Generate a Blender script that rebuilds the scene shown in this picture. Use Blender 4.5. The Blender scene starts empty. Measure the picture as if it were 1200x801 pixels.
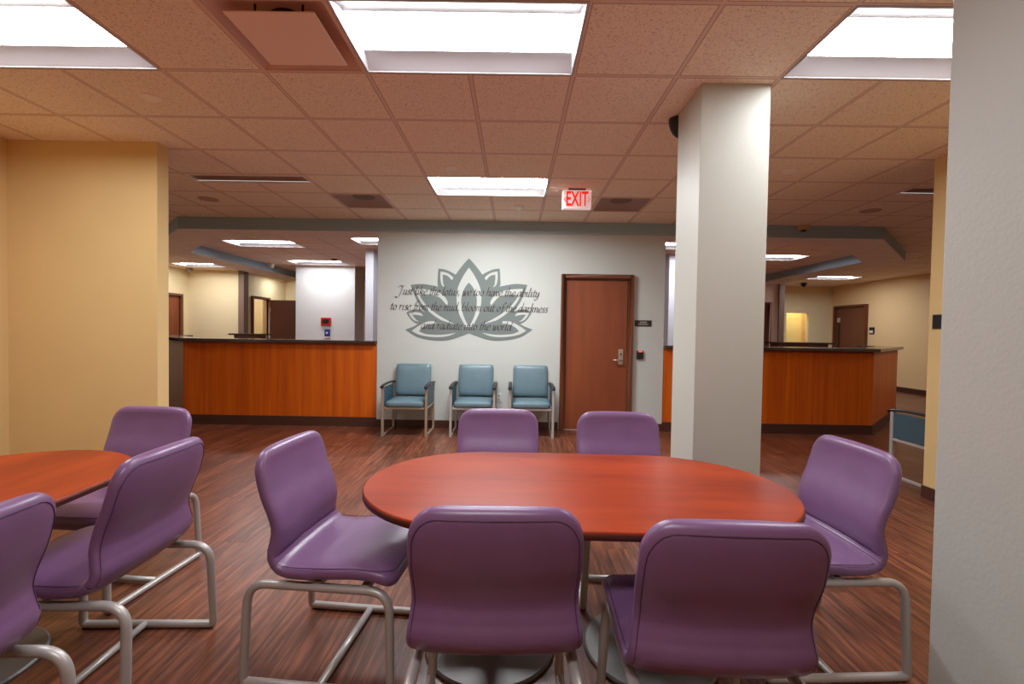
import bpy, bmesh, math, random
from mathutils import Vector, Matrix
random.seed(4)
SC = bpy.context.scene
COL = SC.collection
PI = math.pi
CEIL = 2.881

# ------------------------------------------------------------------ camera, world, exposure
cam = bpy.data.cameras.new('camera'); co = bpy.data.objects.new('camera', cam); COL.objects.link(co)
cam.sensor_fit = 'HORIZONTAL'; cam.sensor_width = 36.0; cam.lens = 540.1 / 1200 * 36.0
cam.clip_start = 0.05; cam.clip_end = 100
def cam_rot(yaw, pitch, roll):
    cy, sy, cp, sp, cr, sr = math.cos(yaw), math.sin(yaw), math.cos(pitch), math.sin(pitch), math.cos(roll), math.sin(roll)
    A = Matrix(((cy, -sy, 0), (sy, cy, 0), (0, 0, 1)))
    B = Matrix(((1, 0, 0), (0, cp, -sp), (0, sp, cp)))
    M = B @ A
    M = Matrix((M[0], M[2], M[1]))
    return Matrix(((cr, -sr, 0), (sr, cr, 0), (0, 0, 1))) @ M      # rows: right, up, forward
R = cam_rot(-.0037, .0233, -.0157)
mw = Matrix.Identity(4)
for i in range(3):
    mw[i][0] = R[0][i]; mw[i][1] = R[1][i]; mw[i][2] = -R[2][i]
mw[2][3] = 1.365
co.matrix_world = mw
SC.camera = co
w = bpy.data.worlds.new('world'); SC.world = w; w.use_nodes = True
w.node_tree.nodes['Background'].inputs[0].default_value = (.9, .85, .85, 1)
w.node_tree.nodes['Background'].inputs[1].default_value = .25
SC.view_settings.view_transform = 'Standard'; SC.view_settings.look = 'None'
SC.view_settings.gamma = 1; SC.view_settings.use_curve_mapping = False
SC.view_settings.exposure = 1.62
SC.cycles.max_bounces = 9; SC.cycles.diffuse_bounces = 6; SC.cycles.glossy_bounces = 4
SC.cycles.sample_clamp_indirect = 6.0
SC.cycles.use_denoising = True
LAMP = 10.5          # radiance of the fluorescent lenses

# ------------------------------------------------------------------ materials
def lin(h):
    h = h.lstrip('#'); v = [int(h[i:i+2], 16) / 255 for i in (0, 2, 4)]
    return tuple((c / 12.92 if c <= .04045 else ((c + .055) / 1.055) ** 2.4) for c in v) + (1,)
def mat(name, col, rough=.5, metal=0, noise=None, bump=None, coat=0, spec=.5, emit=None):
    m = bpy.data.materials.new(name); m.use_nodes = True
    nt = m.node_tree; b = nt.nodes['Principled BSDF']
    c = lin(col) if isinstance(col, str) else col
    b.inputs['Base Color'].default_value = c
    b.inputs['Roughness'].default_value = rough; b.inputs['Metallic'].default_value = metal
    b.inputs['Coat Weight'].default_value = coat; b.inputs['Specular IOR Level'].default_value = spec
    tc = nt.nodes.new('ShaderNodeTexCoord')
    if noise:                                    # (scale, amount)
        n = nt.nodes.new('ShaderNodeTexNoise'); n.inputs['Scale'].default_value = noise[0]; n.inputs['Detail'].default_value = 4
        nt.links.new(tc.outputs['Object'], n.inputs['Vector'])
        r = nt.nodes.new('ShaderNodeValToRGB')
        r.color_ramp.elements[0].position = .3; r.color_ramp.elements[1].position = .7
        r.color_ramp.elements[0].color = tuple(x * (1 - noise[1]) for x in c[:3]) + (1,)
        r.color_ramp.elements[1].color = tuple(min(1, x * (1 + noise[1])) for x in c[:3]) + (1,)
        nt.links.new(n.outputs['Fac'], r.inputs['Fac']); nt.links.new(r.outputs['Color'], b.inputs['Base Color'])
    if bump:                                     # (scale, strength)
        n = nt.nodes.new('ShaderNodeTexNoise'); n.inputs['Scale'].default_value = bump[0]; n.inputs['Detail'].default_value = 3
        nt.links.new(tc.outputs['Object'], n.inputs['Vector'])
        bu = nt.nodes.new('ShaderNodeBump'); bu.inputs['Strength'].default_value = bump[1]; bu.inputs['Distance'].default_value = .004
        nt.links.new(n.outputs['Fac'], bu.inputs['Height']); nt.links.new(bu.outputs['Normal'], b.inputs['Normal'])
    if emit:
        b.inputs['Emission Color'].default_value = emit[0]; b.inputs['Emission Strength'].default_value = emit[1]
    return m
def wood(name, stops, stretch, rough, coat=0, planks=None, detail=1.0, spec=.5):
    """grain stretched along one axis; planks=(width,length) along y adds a joint pattern"""
    m = bpy.data.materials.new(name); m.use_nodes = True
    nt = m.node_tree; b = nt.nodes['Principled BSDF']; N = nt.nodes.new; L = nt.links.new
    tc = N('ShaderNodeTexCoord'); mp = N('ShaderNodeMapping'); mp.inputs['Scale'].default_value = stretch
    src = tc.outputs['Object']
    if planks:
        br = N('ShaderNodeTexBrick'); br.offset = .37; br.inputs['Scale'].default_value = 1
        br.inputs['Brick Width'].default_value = planks[1]; br.inputs['Row Height'].default_value = planks[0]
        br.inputs['Mortar Size'].default_value = .0016; br.inputs['Mortar Smooth'].default_value = .3
        br.inputs['Color1'].default_value = (0, 0, 0, 1); br.inputs['Color2'].default_value = (1, 1, 1, 1); br.inputs['Mortar'].default_value = (.5, .5, .5, 1)
        rot = N('ShaderNodeMapping'); rot.inputs['Rotation'].default_value = (0, 0, PI / 2)
        L(src, rot.inputs['Vector']); L(rot.outputs['Vector'], br.inputs['Vector'])
        ad = N('ShaderNodeVectorMath'); ad.operation = 'MULTIPLY_ADD'
        L(br.outputs['Color'], ad.inputs[0]); ad.inputs[1].default_value = (3.1, 7.7, 5.3); L(src, ad.inputs[2])
        src = ad.outputs[0]
    L(src, mp.inputs['Vector'])
    n = N('ShaderNodeTexNoise'); n.inputs['Scale'].default_value = 1; n.inputs['Detail'].default_value = 7; n.inputs['Roughness'].default_value = .62; n.inputs['Distortion'].default_value = .08
    L(mp.outputs['Vector'], n.inputs['Vector'])
    r = N('ShaderNodeValToRGB')
    el = r.color_ramp.elements
    el[0].position = .5 - .22 / detail; el[0].color = lin(stops[0]); el[1].position = .5 + .22 / detail; el[1].color = lin(stops[-1])
    if len(stops) == 3:
        e = el.new(.5); e.color = lin(stops[1])
    L(n.outputs['Fac'], r.inputs['Fac'])
    out = r.outputs['Color']
    if planks:
        mx = N('ShaderNodeMix'); mx.data_type = 'RGBA'; mx.blend_type = 'MULTIPLY'; mx.inputs['Factor'].default_value = 1
        rr = N('ShaderNodeValToRGB'); rr.color_ramp.elements[0].color = (.72, .72, .72, 1); rr.color_ramp.elements[1].color = (1.15, 1.15, 1.15, 1)
        L(br.outputs['Color'], rr.inputs['Fac'])
        L(out, mx.inputs[6]); L(rr.outputs['Color'], mx.inputs[7])
        m2 = N('ShaderNodeMix'); m2.data_type = 'RGBA'; m2.inputs[7].default_value = lin('#1c0f0a')
        L(br.outputs['Fac'], m2.inputs['Factor']); L(mx.outputs[2], m2.inputs[6]); out = m2.outputs[2]
    L(out, b.inputs['Base Color'])
    b.inputs['Roughness'].default_value = rough; b.inputs['Coat Weight'].default_value = coat; b.inputs['Coat Roughness'].default_value = .15
    b.inputs['Specular IOR Level'].default_value = spec
    bu = N('ShaderNodeBump'); bu.inputs['Strength'].default_value = .06; bu.inputs['Distance'].default_value = .002
    L(n.outputs['Fac'], bu.inputs['Height']); L(bu.outputs['Normal'], b.inputs['Normal'])
    return m
def ceiling_mat():
    m = bpy.data.materials.new('acoustic_tile'); m.use_nodes = True
    nt = m.node_tree; b = nt.nodes['Principled BSDF']; N = nt.nodes.new; L = nt.links.new
    tc = N('ShaderNodeTexCoord'); sp = N('ShaderNodeSeparateXYZ'); L(tc.outputs['Object'], sp.inputs[0])
    def line(sock, off):
        a = N('ShaderNodeMath'); a.operation = 'ADD'; a.inputs[1].default_value = off; L(sock, a.inputs[0])
        d = N('ShaderNodeMath'); d.operation = 'DIVIDE'; d.inputs[1].default_value = .61; L(a.outputs[0], d.inputs[0])
        f = N('ShaderNodeMath'); f.operation = 'FRACT'; L(d.outputs[0], f.inputs[0])
        s = N('ShaderNodeMath'); s.operation = 'SUBTRACT'; s.inputs[1].default_value = .5; L(f.outputs[0], s.inputs[0])
        g = N('ShaderNodeMath'); g.operation = 'ABSOLUTE'; L(s.outputs[0], g.inputs[0])
        return g.outputs[0]
    gx = line(sp.outputs[0], .893 + .61 * 30); gy = line(sp.outputs[1], -2.759 + .61 * 30)
    mxm = N('ShaderNodeMath'); mxm.operation = 'MAXIMUM'; L(gx, mxm.inputs[0]); L(gy, mxm.inputs[1])
    # T-bar face, then the dark shadow gap on each side of it
    bar = N('ShaderNodeValToRGB'); bar.color_ramp.interpolation = 'LINEAR'
    e = bar.color_ramp.elements; e[0].position = .476; e[0].color = (0, 0, 0, 1); e[1].position = .479; e[1].color = (1, 1, 1, 1)
    L(mxm.outputs[0], bar.inputs['Fac'])
    gap = N('ShaderNodeValToRGB')
    e = gap.color_ramp.elements; e[0].position = .4725; e[0].color = (0, 0, 0, 1); e[1].position = .475; e[1].color = (1, 1, 1, 1)
    x = e.new(.481); x.color = (1, 1, 1, 1); x = e.new(.484); x.color = (0, 0, 0, 1)
    L(mxm.outputs[0], gap.inputs['Fac'])
    n = N('ShaderNodeTexNoise'); n.inputs['Scale'].default_value = 95; n.inputs['Detail'].default_value = 3; n.inputs['Distortion'].default_value = 1.2
    L(tc.outputs['Object'], n.inputs['Vector'])
    fis = N('ShaderNodeValToRGB'); e = fis.color_ramp.elements
    e[0].position = .36; e[0].color = lin('#d9bca5'); e[1].position = .45; e[1].color = lin('#ffecd9')
    L(n.outputs['Fac'], fis.inputs['Fac'])
    m1 = N('ShaderNodeMix'); m1.data_type = 'RGBA'; m1.inputs[7].default_value = lin('#ecd0c2')
    L(bar.outputs['Color'], m1.inputs['Factor']); L(fis.outputs['Color'], m1.inputs[6])
    m2 = N('ShaderNodeMix'); m2.data_type = 'RGBA'; m2.inputs[7].default_value = lin('#bf9a89')
    L(gap.outputs['Color'], m2.inputs['Factor']); L(m1.outputs[2], m2.inputs[6])
    L(m2.outputs[2], b.inputs['Base Color'])
    b.inputs['Roughness'].default_value = .9; b.inputs['Specular IOR Level'].default_value = .15
    bu = N('ShaderNodeBump'); bu.inputs['Strength'].default_value = .4; bu.inputs['Distance'].default_value = .003
    L(n.outputs['Fac'], bu.inputs['Height']); L(bu.outputs['Normal'], b.inputs['Normal'])
    return m

MT = ceiling_mat()
M_floor = wood('plank_floor', ('#42221a', '#74412d', '#9f6247'), (40, 2.8, 40), .34, 0, (.152, 1.22), 1.0)
M_table = wood('cherry_laminate', ('#6c1d08', '#96310e', '#ae4214'), (.9, 6, 6), .36, 0, None, .75, .2)
M_counter = wood('honey_veneer', ('#ac4804', '#cc5a06', '#dc6e0a'), (13, 13, .5), .42, 0, None, .9)
M_counterD = wood('brown_veneer', ('#5a3322', '#6d4030', '#7d4c38'), (13, 13, .5), .45)
M_edge = mat('dark_edge', '#4a1c10', .35)
M_top = mat('dark_worktop', '#3a2a26', .16)
M_base = mat('brown_rubber_base', '#4c2b20', .45)
M_door = wood('door_brown', ('#7a3a1c', '#834020', '#8d4826'), (9, 9, .7), .5)
M_frame = mat('door_frame_brown', '#6a3820', .42)
M_yellow = mat('yellow_paint', '#e3c389', .75, noise=(3, .02), bump=(160, .12))
M_cream = mat('cream_paint', '#ecd9ae', .75, noise=(2, .02), bump=(160, .1))
M_grey = mat('grey_white_paint', '#c3c6c1', .7, noise=(2, .02), bump=(140, .12))
M_pillar = mat('pillar_paint', '#c2c1b8', .5, bump=(90, .12))
M_white = mat('white_paint', '#dedfde', .6, bump=(150, .1))
M_lilac = mat('partition_paint', '#dfe2ee', .45)
M_pink = mat('rose_paint', '#d9b6a4', .7)
M_taupe = mat('dark_taupe', '#83695a', .7)  # darker tone for the corner strips of the far walls
M_soffit = mat('soffit_grey_green', '#9db6c4', .55)
M_soffin = mat('soffit_blue_grey', '#93a7b5', .5)
M_soffun = mat('soffit_underside', '#f6e6d8', .6, noise=(4, .06))
M_metal = mat('silver_tube', '#b7b1ae', .38, .35)
M_disc = mat('grey_base', '#716d6c', .45, .3)
M_purple = mat('purple_vinyl', '#7b5880', .34, noise=(9, .06), bump=(260, .08), spec=.55)
M_pipe = mat('purple_piping', '#4e3355', .4)
M_blue = mat('blue_vinyl', '#667e88', .38, noise=(8, .06), bump=(220, .08))
M_blued = mat('blue_panel', '#3f5b68', .45)
M_tan = mat('tan_tube', '#a5907c', .4, .25)
M_tan_lit = mat('lit_tube', '#bab3b0', .4, .25)  # same frames as the tan ones, paled to carry the lighting
M_black = mat('black_plastic', '#1b1a1c', .38)
M_plate = mat('white_plastic', '#dcd8d0', .4)
M_chrome = mat('satin_chrome', '#cfcac4', .25, .8)
M_red = mat('red_plastic', '#c01c12', .4)
M_blk2 = mat('sign_brown', '#2b1c17', .4)
M_bluelab = mat('blue_plastic', '#2a3f8c', .4)
M_mural = mat('mural_grey', '#727b79', .7)
M_mural2 = mat('mural_ground', '#c3c6c1', .7)
M_letter = mat('mural_lettering', '#3a231d', .6)
M_refl = mat('fixture_white', '#bdb7ba', .4)
M_lens = mat('fixture_lens', '#ffffff', .5, emit=((.94, .97, 1.0, 1), LAMP))
M_lens2 = mat('fixture_lens_boosted', '#ffffff', .5, emit=((.92, .98, 1.0, 1), LAMP*2.7))  # middle light made stronger to brighten the back of the room
M_diff = mat('diffuser_metal', '#e8c3b2', .55)
M_diffd = mat('diffuser_dark', '#a5877c', .6)
M_exitw = mat('exit_face', '#f2dede', .4, emit=((1, .82, .8, 1), .12))
M_exitr = mat('exit_letters', '#d01510', .4, emit=((1, .03, .02, 1), .2))
M_capm = mat('sprinkler_cap', '#fff0e6', .5)
M_dkdoor = mat('far_door', '#70402c', .5)

# ------------------------------------------------------------------ mesh helpers
def new_obj(name, bm, m, parent=None, smooth=False, bevel=0, seg=2):
    bmesh.ops.remove_doubles(bm, verts=bm.verts, dist=1e-6)
    bmesh.ops.recalc_face_normals(bm, faces=bm.faces)
    me = bpy.data.meshes.new(name); bm.to_mesh(me); bm.free()
    o = bpy.data.objects.new(name, me); COL.objects.link(o); me.materials.append(m)
    if parent: o.parent = parent
    if smooth:
        for p in me.polygons: p.use_smooth = True
    if bevel:
        md = o.modifiers.new('bevel', 'BEVEL'); md.width = bevel; md.segments = seg; md.limit_method = 'ANGLE'
        for p in me.polygons: p.use_smooth = True
        wn = o.modifiers.new('wn', 'WEIGHTED_NORMAL'); wn.keep_sharp = True
    return o
def box(bm, x0, x1, y0, y1, z0, z1, M=None):
    vs = [bm.verts.new(Vector(c) if M is None else M @ Vector(c)) for c in
          ((x0,y0,z0),(x1,y0,z0),(x1,y1,z0),(x0,y1,z0),(x0,y0,z1),(x1,y0,z1),(x1,y1,z1),(x0,y1,z1))]
    for f in ((0,3,2,1),(4,5,6,7),(0,1,5,4),(1,2,6,5),(2,3,7,6),(3,0,4,7)): bm.faces.new([vs[i] for i in f])
def B(*a):
    bm = bmesh.new(); box(bm, *a); return bm
def prism(bm, pts, z0, z1):
    a = [bm.verts.new((x, y, z0)) for x, y in pts]; b = [bm.verts.new((x, y, z1)) for x, y in pts]
    n = len(pts)
    bm.faces.new(a[::-1]); bm.faces.new(b)
    for i in range(n): bm.faces.new((a[i], a[(i+1) % n], b[(i+1) % n], b[i]))
def lathe(bm, prof, cx=0, cy=0, seg=32, M=None):
    rings = []
    for r, z in prof:
        rings.append([bm.verts.new((M or Matrix()) @ Vector((cx + r*math.cos(2*PI*k/seg), cy + r*math.sin(2*PI*k/seg), z))) for k in range(seg)])
    for a, b in zip(rings, rings[1:]):
        for k in range(seg): bm.faces.new((a[k], a[(k+1) % seg], b[(k+1) % seg], b[k]))
    for rg, rv in ((rings[0], True), (rings[-1], False)):
        try: bm.faces.new(rg[::-1] if rv else rg)
        except Exception: pass
def tube(bm, pts, ra, rb=None, closed=False, seg=12, up=Vector((1, 0, 0))):
    """sweep an oval (ra across 'up', rb in the other direction) along points"""
    rb = rb or ra; pts = [Vector(p) for p in pts]; n = len(pts); rings = []
    for i, p in enumerate(pts):
        a = pts[i-1] if (i or closed) else p; b = pts[(i+1) % n] if (i < n-1 or closed) else p
        t = (b - a).normalized()
        u = (up - t * up.dot(t))
        if u.length < 1e-4: u = t.orthogonal()
        u.normalize(); v = t.cross(u)
        rings.append([bm.verts.new(p + u*ra*math.cos(2*PI*k/seg) + v*rb*math.sin(2*PI*k/seg)) for k in range(seg)])
    m = n if closed else n-1
    for i in range(m):
        a, b = rings[i], rings[(i+1) % n]
        for k in range(seg): bm.faces.new((a[k], a[(k+1) % seg], b[(k+1) % seg], b[k]))
    if not closed: bm.faces.new(rings[0][::-1]); bm.faces.new(rings[-1])
def round_path(pts, rads, closed=False, k=6):
    """polyline with filleted corners"""
    pts = [Vector(p) for p in pts]; n = len(pts); out = []
    for i, p in enumerate(pts):
        if (not closed and i in (0, n-1)) or rads[i] == 0: out.append(p); continue
        a = (pts[i-1] - p); b = (pts[(i+1) % n] - p); ang = a.angle(b); r = rads[i]
        d = min(r / math.tan(ang/2), a.length*.49, b.length*.49)
        p0 = p + a.normalized()*d; p1 = p + b.normalized()*d
        for j in range(k+1):
            t = j/k; out.append(p0*(1-t)**2 + p*2*t*(1-t) + p1*t*t)
    return out
def smooth_curve(P, n):
    P = [Vector(p) for p in P]; Q = [P[0]*2-P[1]] + P + [P[-1]*2-P[-2]]; out = []
    for i in range(len(P)-1):
        a, b, c, d = Q[i:i+4]
        for j in range(n):
            t = j/n
            out.append(.5*((2*b) + (c-a)*t + (2*a-5*b+4*c-d)*t*t + (3*b-a-3*c+d)*t**3))
    out.append(P[-1]); return out
def empty(name, loc=(0, 0, 0), rz=0):
    o = bpy.data.objects.new(name, None); COL.objects.link(o); o.location = loc; o.rotation_euler = (0, 0, rz); o.empty_display_size = .1
    return o
def tag(o, label, cat, group=None):
    o['label'] = label; o['category'] = cat
    if group: o['group'] = group
    return o
def struct(name, bm, m, parent=None, **k):
    o = new_obj(name, bm, m, parent, **k)
    if not parent: o['kind'] = 'structure'
    return o
def copy_tree(o, parent=None):
    c = o.copy(); COL.objects.link(c)
    if parent: c.parent = parent
    for ch in list(o.children): copy_tree(ch, c)
    return c

# ------------------------------------------------------------------ ceiling fixtures (cells cut out of the ceiling)
GX = lambda i: i*.61 - .893
GY = lambda j: j*.61 + 2.759
LIGHTS = []      # (x0,x1,y0,y1,label)
def L2(i0, j0, label): LIGHTS.append((GX(i0), GX(i0+2), GY(j0), GY(j0+1), label))
L2(0, -1, 'bright recessed ceiling light at the top middle, nearest to the camera')
L2(-4, -1, 'bright recessed ceiling light in the upper left corner above the yellow wall')
L2(4, -1, 'bright recessed ceiling light partly hidden by the near grey pillar')
L2(0, 3, 'narrow looking ceiling light before the lotus wall with red indicator dot')
L2(0, -5, 'recessed ceiling light behind the viewpoint over the tables')
LIGHTS += [(-5.16, -3.94, 8.08, 8.69, 'nearer recessed light over the left nurse station counter'),
           (-5.16, -3.94, 10.38, 10.99, 'recessed light just in front of the tall white partition block'),
           (-8.3, -7.08, 11.1, 11.71, 'recessed light over the far left corridor by the cream wall'),
           (-2.77, -1.55, 7.69, 8.3, 'recessed light cut off by the left end of the lotus wall'),
           (2.5, 3.72, 7.69, 8.3, 'recessed light in the gap between lotus wall and square column'),
           (4.36, 5.58, 8.75, 9.36, 'recessed light inside the soffit right of the square column'),
           (7.6, 8.82, 11.75, 12.36, 'recessed light before the alcove in the far right corridor'),
           (6.9, 8.12, 5.2, 5.81, 'recessed light in the right corridor beside the near yellow wall'),
           (-7.15, -6.57, 13.3, 14.5, 'added light hidden behind the left soffit to brighten the open door'),  # added out of view to brighten the far left walls
           (-8.5, -7.9, 13.2, 14.4, 'recessed light in the small lit room behind the open door'),
           (8.38, 9.03, 14.4, 14.78, 'small added light hidden inside the yellow alcove'),  # added behind the alcove head so the recess looks lit
           (-7.6, -6.38, 5.2, 5.81, 'recessed light in the left corridor behind the yellow wall')]
VENTS = [(GX(-1), GX(0), GY(-1), GY(0)), (GX(-2), GX(-1), GY(4), GY(5)), (GX(3), GX(4), GY(4), GY(5))]
SLOTS = [(-3.34, -2.12, 4.62, 4.87), (4.0, 5.22, 4.70, 4.95)]
X0, X1, Y0, Y1 = -9.0, 10.0, -2.0, 15.2
holes = [l[:4] for l in LIGHTS] + VENTS + SLOTS
xs = sorted({X0, X1} | {h[0] for h in holes} | {h[1] for h in holes}); ys = sorted({Y0, Y1} | {h[2] for h in holes} | {h[3] for h in holes})
bm = bmesh.new(); vd = {}
def V(x, y):
    if (x, y) not in vd: vd[(x, y)] = bm.verts.new((x, y, CEIL))
    return vd[(x, y)]
for a, b in zip(xs, xs[1:]):
    for c, d in zip(ys, ys[1:]):
        mx, my = (a+b)/2, (c+d)/2
        if any(h[0] < mx < h[1] and h[2] < my < h[3] for h in holes): continue
        bm.faces.new((V(a, c), V(a, d), V(b, d), V(b, c)))
struct('ceiling', bm, MT)
struct('floor', B(X0-.2, X1+.2, Y0-.2, Y1+.2, -.08, 0), M_floor)

# ------------------------------------------------------------------ walls
H = CEIL
def wall(name, x0, x1, y0, y1, m, z0=0, z1=H+.12): return struct(name, B(x0, x1, y0, y1, z0, z1), m)
wall('wall_left', -4.37, -4.22, -2.0, 3.95, M_yellow)
wall('wall_left_return', -4.22, -2.97, 3.83, 3.955, M_yellow)
wall('wall_right', 3.54, 3.69, -2.0, 3.95, M_yellow)
wall('wall_rear', -9.0, 10.0, -2.15, -2.0, M_yellow)
wall('wall_outer_left', -8.95, -8.8, -2.0, 15.2, M_cream)
wall('wall_outer_right', 9.75, 9.9, -2.0, 15.2, mat('warm_cream_paint', '#edcb98', .75))
wall('wall_end', -8.8, 9.75, 14.95, 15.1, M_cream)
wall('wall_lotus', -1.905, 2.085, 6.42, 6.57, M_grey)
wall('wall_far_left', -8.8, -7.42, 12.4, 12.55, M_cream)
bm = bmesh.new(); box(bm, -7.57, -7.42, 12.55, 13.03, 0, H); box(bm, -7.57, -7.42, 13.87, 14.95, 0, H); box(bm, -7.57, -7.42, 13.03, 13.87, 2.2, H)
struct('wall_far_left_return', bm, M_cream)
wall('wall_far_right_return', 5.6, 7.08, 12.42, 12.57, M_pink)
# right far end with an alcove
bm = bmesh.new()
box(bm, 6.4, 8.36, 14.2, 14.35, 0, H); box(bm, 9.05, 9.75, 14.2, 14.35, 0, H); box(bm, 8.36, 9.05, 14.2, 14.35, 2.06, H)
struct('wall_far_right', bm, M_cream)
wall('wall_alcove', 8.2, 9.2, 14.8, 14.95, mat('alcove_paint', '#efe09a', .7), 0, H)
struct('trim_1', B(-7.42, -7.27, 12.38, 12.6, 0, H), M_taupe)
struct('trim_2', B(7.08, 7.22, 12.36, 14.2, 0, H), M_taupe)
wall('wall_block', -5.33, -3.89, 11.24, 11.9, M_white, 0, H)
wall('wall_partition_left', -2.83, -2.68, 8.75, 9.3, M_lilac, 0, H)
wall('wall_partition_right', 2.92, 3.03, 8.75, 9.15, M_lilac, 0, H)
wall('wall_partition_rear', 3.3, 4.4, 10.3, 10.42, M_cream, 0, H)
c = struct('wall_column_center', B(1.112, 1.53, 2.825, 3.22, 0, H), M_pillar, bevel=.004)
c = struct('wall_pillar_right', B(1.475, 1.95, 1.18, 1.6, 0, H), mat('textured_pillar_paint', '#b4b5af', .5, bump=(75, .22)), bevel=.004)
# baseboards
def base(name, x0, x1, y0, y1, h=.1):
    bm = bmesh.new(); box(bm, x0, x1, y0, y1, 0, h)
    return struct(name, bm, M_base)
base('baseboard_back', -1.905, .63, 6.408, 6.42, .105)
base('baseboard_back_right', 1.66, 2.085, 6.408, 6.42, .105)
base('baseboard_left', -4.22, -4.208, -2, 3.82); base('baseboard_left_return', -4.2, -2.96, 3.818, 3.83)
base('baseboard_right', 3.528, 3.54, -2, 3.955, .1)
base('baseboard_outer_right', 9.738, 9.75, 4, 12.6, .12)
base('baseboard_column', 1.105, 1.537, 2.818, 2.825, .0999)

# soffit ring over the nurse station
OUT = [(-6.53, 13.1), (-6.53, 8.22), (-4.68, 6.40), (5.07, 6.40), (6.91, 8.22), (6.91, 13.1)]
INN = [(-5.9, 12.7), (-5.9, 8.4), (-4.45, 6.88), (4.83, 6.88), (6.28, 8.4), (6.28, 12.7)]
ZS = 2.712
def ring_band(P, z0, z1):
    bm = bmesh.new(); n = len(P)
    a = [bm.verts.new((x, y, z0)) for x, y in P]; b = [bm.verts.new((x, y, z1)) for x, y in P]
    for i in range(n): bm.faces.new((a[i], a[(i+1) % n], b[(i+1) % n], b[i]))
    return bm
so = struct('ceiling_soffit', ring_band(OUT, ZS, CEIL), M_soffit)
struct('soffit_inner_face', ring_band(INN, ZS, CEIL), M_soffin, so)
bm = bmesh.new(); n = len(OUT)
a = [bm.verts.new((x, y, ZS)) for x, y in OUT]; b = [bm.verts.new((x, y, ZS)) for x, y in INN]
for i in range(n): bm.faces.new((a[i], a[(i+1) % n], b[(i+1) % n], b[i]))
struct('soffit_underside', bm, M_soffun, so)

# ------------------------------------------------------------------ doors
def door(name, w, h, M, open_panel=False, handle=None, pm=None, panel=True, hinge=1):
    """leaf in x 0..w, wall face at y 0, towards -y; placed with matrix M"""
    root = empty(name); root.matrix_world = M; root['kind'] = 'structure'
    bm = bmesh.new(); f = .055
    box(bm, 0, f, -.03, .06, 0, h); box(bm, w-f, w, -.03, .06, 0, h); box(bm, f, w-f, -.03, .06, h-f, h)
    # stop strip inside the frame
    box(bm, f, f+.018, .012, .06, 0, h-f); box(bm, w-f-.018, w-f, .012, .06, 0, h-f); box(bm, f+.018, w-f-.018, .012, .06, h-f-.018, h-f)
    new_obj('door_frame', bm, M_frame, root, bevel=.003)
    if panel:
        new_obj('door_panel', B(f+.02, w-f-.02, .03, .072, .012, h-f-.02), pm or M_door, root, bevel=.002)
    if handle:
        hx, hz = handle
        p = new_obj('handle_plate', B(hx-.035, hx+.035, .016, .029, hz-.11, hz+.11), M_chrome, root, bevel=.006)
        bm = bmesh.new(); tube(bm, [(hx, .016, hz-.04), (hx, -.035, hz-.04)], .011); tube(bm, round_path([(hx, -.035, hz-.04), (hx-.06, -.037, hz-.04), (hx-.125, -.03, hz-.042)], [0, .02, 0]), .011, up=Vector((0, 0, 1)))
        new_obj('door_handle', bm, M_chrome, root, smooth=True)
        bm = bmesh.new(); box(bm, hx-.008, hx+.008, .008, .017, hz+.03, hz+.05); new_obj('keyhole', bm, M_black, root)
    return root
T = Matrix.Translation
# walls are not cut: a shallow frame set on the face with the leaf just inside it
door('door_1', 1.0, 2.165, T((.646, 6.385, 0)), handle=(.845, 1.03))
bm = bmesh.new()
door('door_2', 1.05, 2.2, T((-8.725, 11.05, 0)) @ Matrix.Rotation(PI/2, 4, 'Z') , pm=M_door)       # left outer wall, faces +x
d3 = door('door_3', .95, 2.25, T((-7.39, 12.98, 0)) @ Matrix.Rotation(PI/2, 4, 'Z'), panel=False)
new_obj('door_panel', B(.9, .94, -.93, -.035, .012, 2.19), M_dkdoor, d3, bevel=.002)
for z in (.3, 1.1, 1.9): new_obj('hinge', B(.885, .9, -.05, -.03, z-.05, z+.05), M_chrome, d3)
d5 = door('door_5', 1.28, 2.27, T((9.69, 14.02, 0)) @ Matrix.Rotation(-PI/2, 4, 'Z'), pm=M_dkdoor)
new_obj('ajar_gap_strip', B(.16, .24, .022, .031, .7, 1.75), M_black, d5)  # black strip stands for the dark gap of an ajar leaf
new_obj('door_closer', B(.14, .27, .0, .03, 1.78, 1.92), M_chrome, d5, bevel=.005)
door('door_6', .95, 2.25, T((5.93, 12.38, 0)), pm=M_dkdoor)

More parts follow.
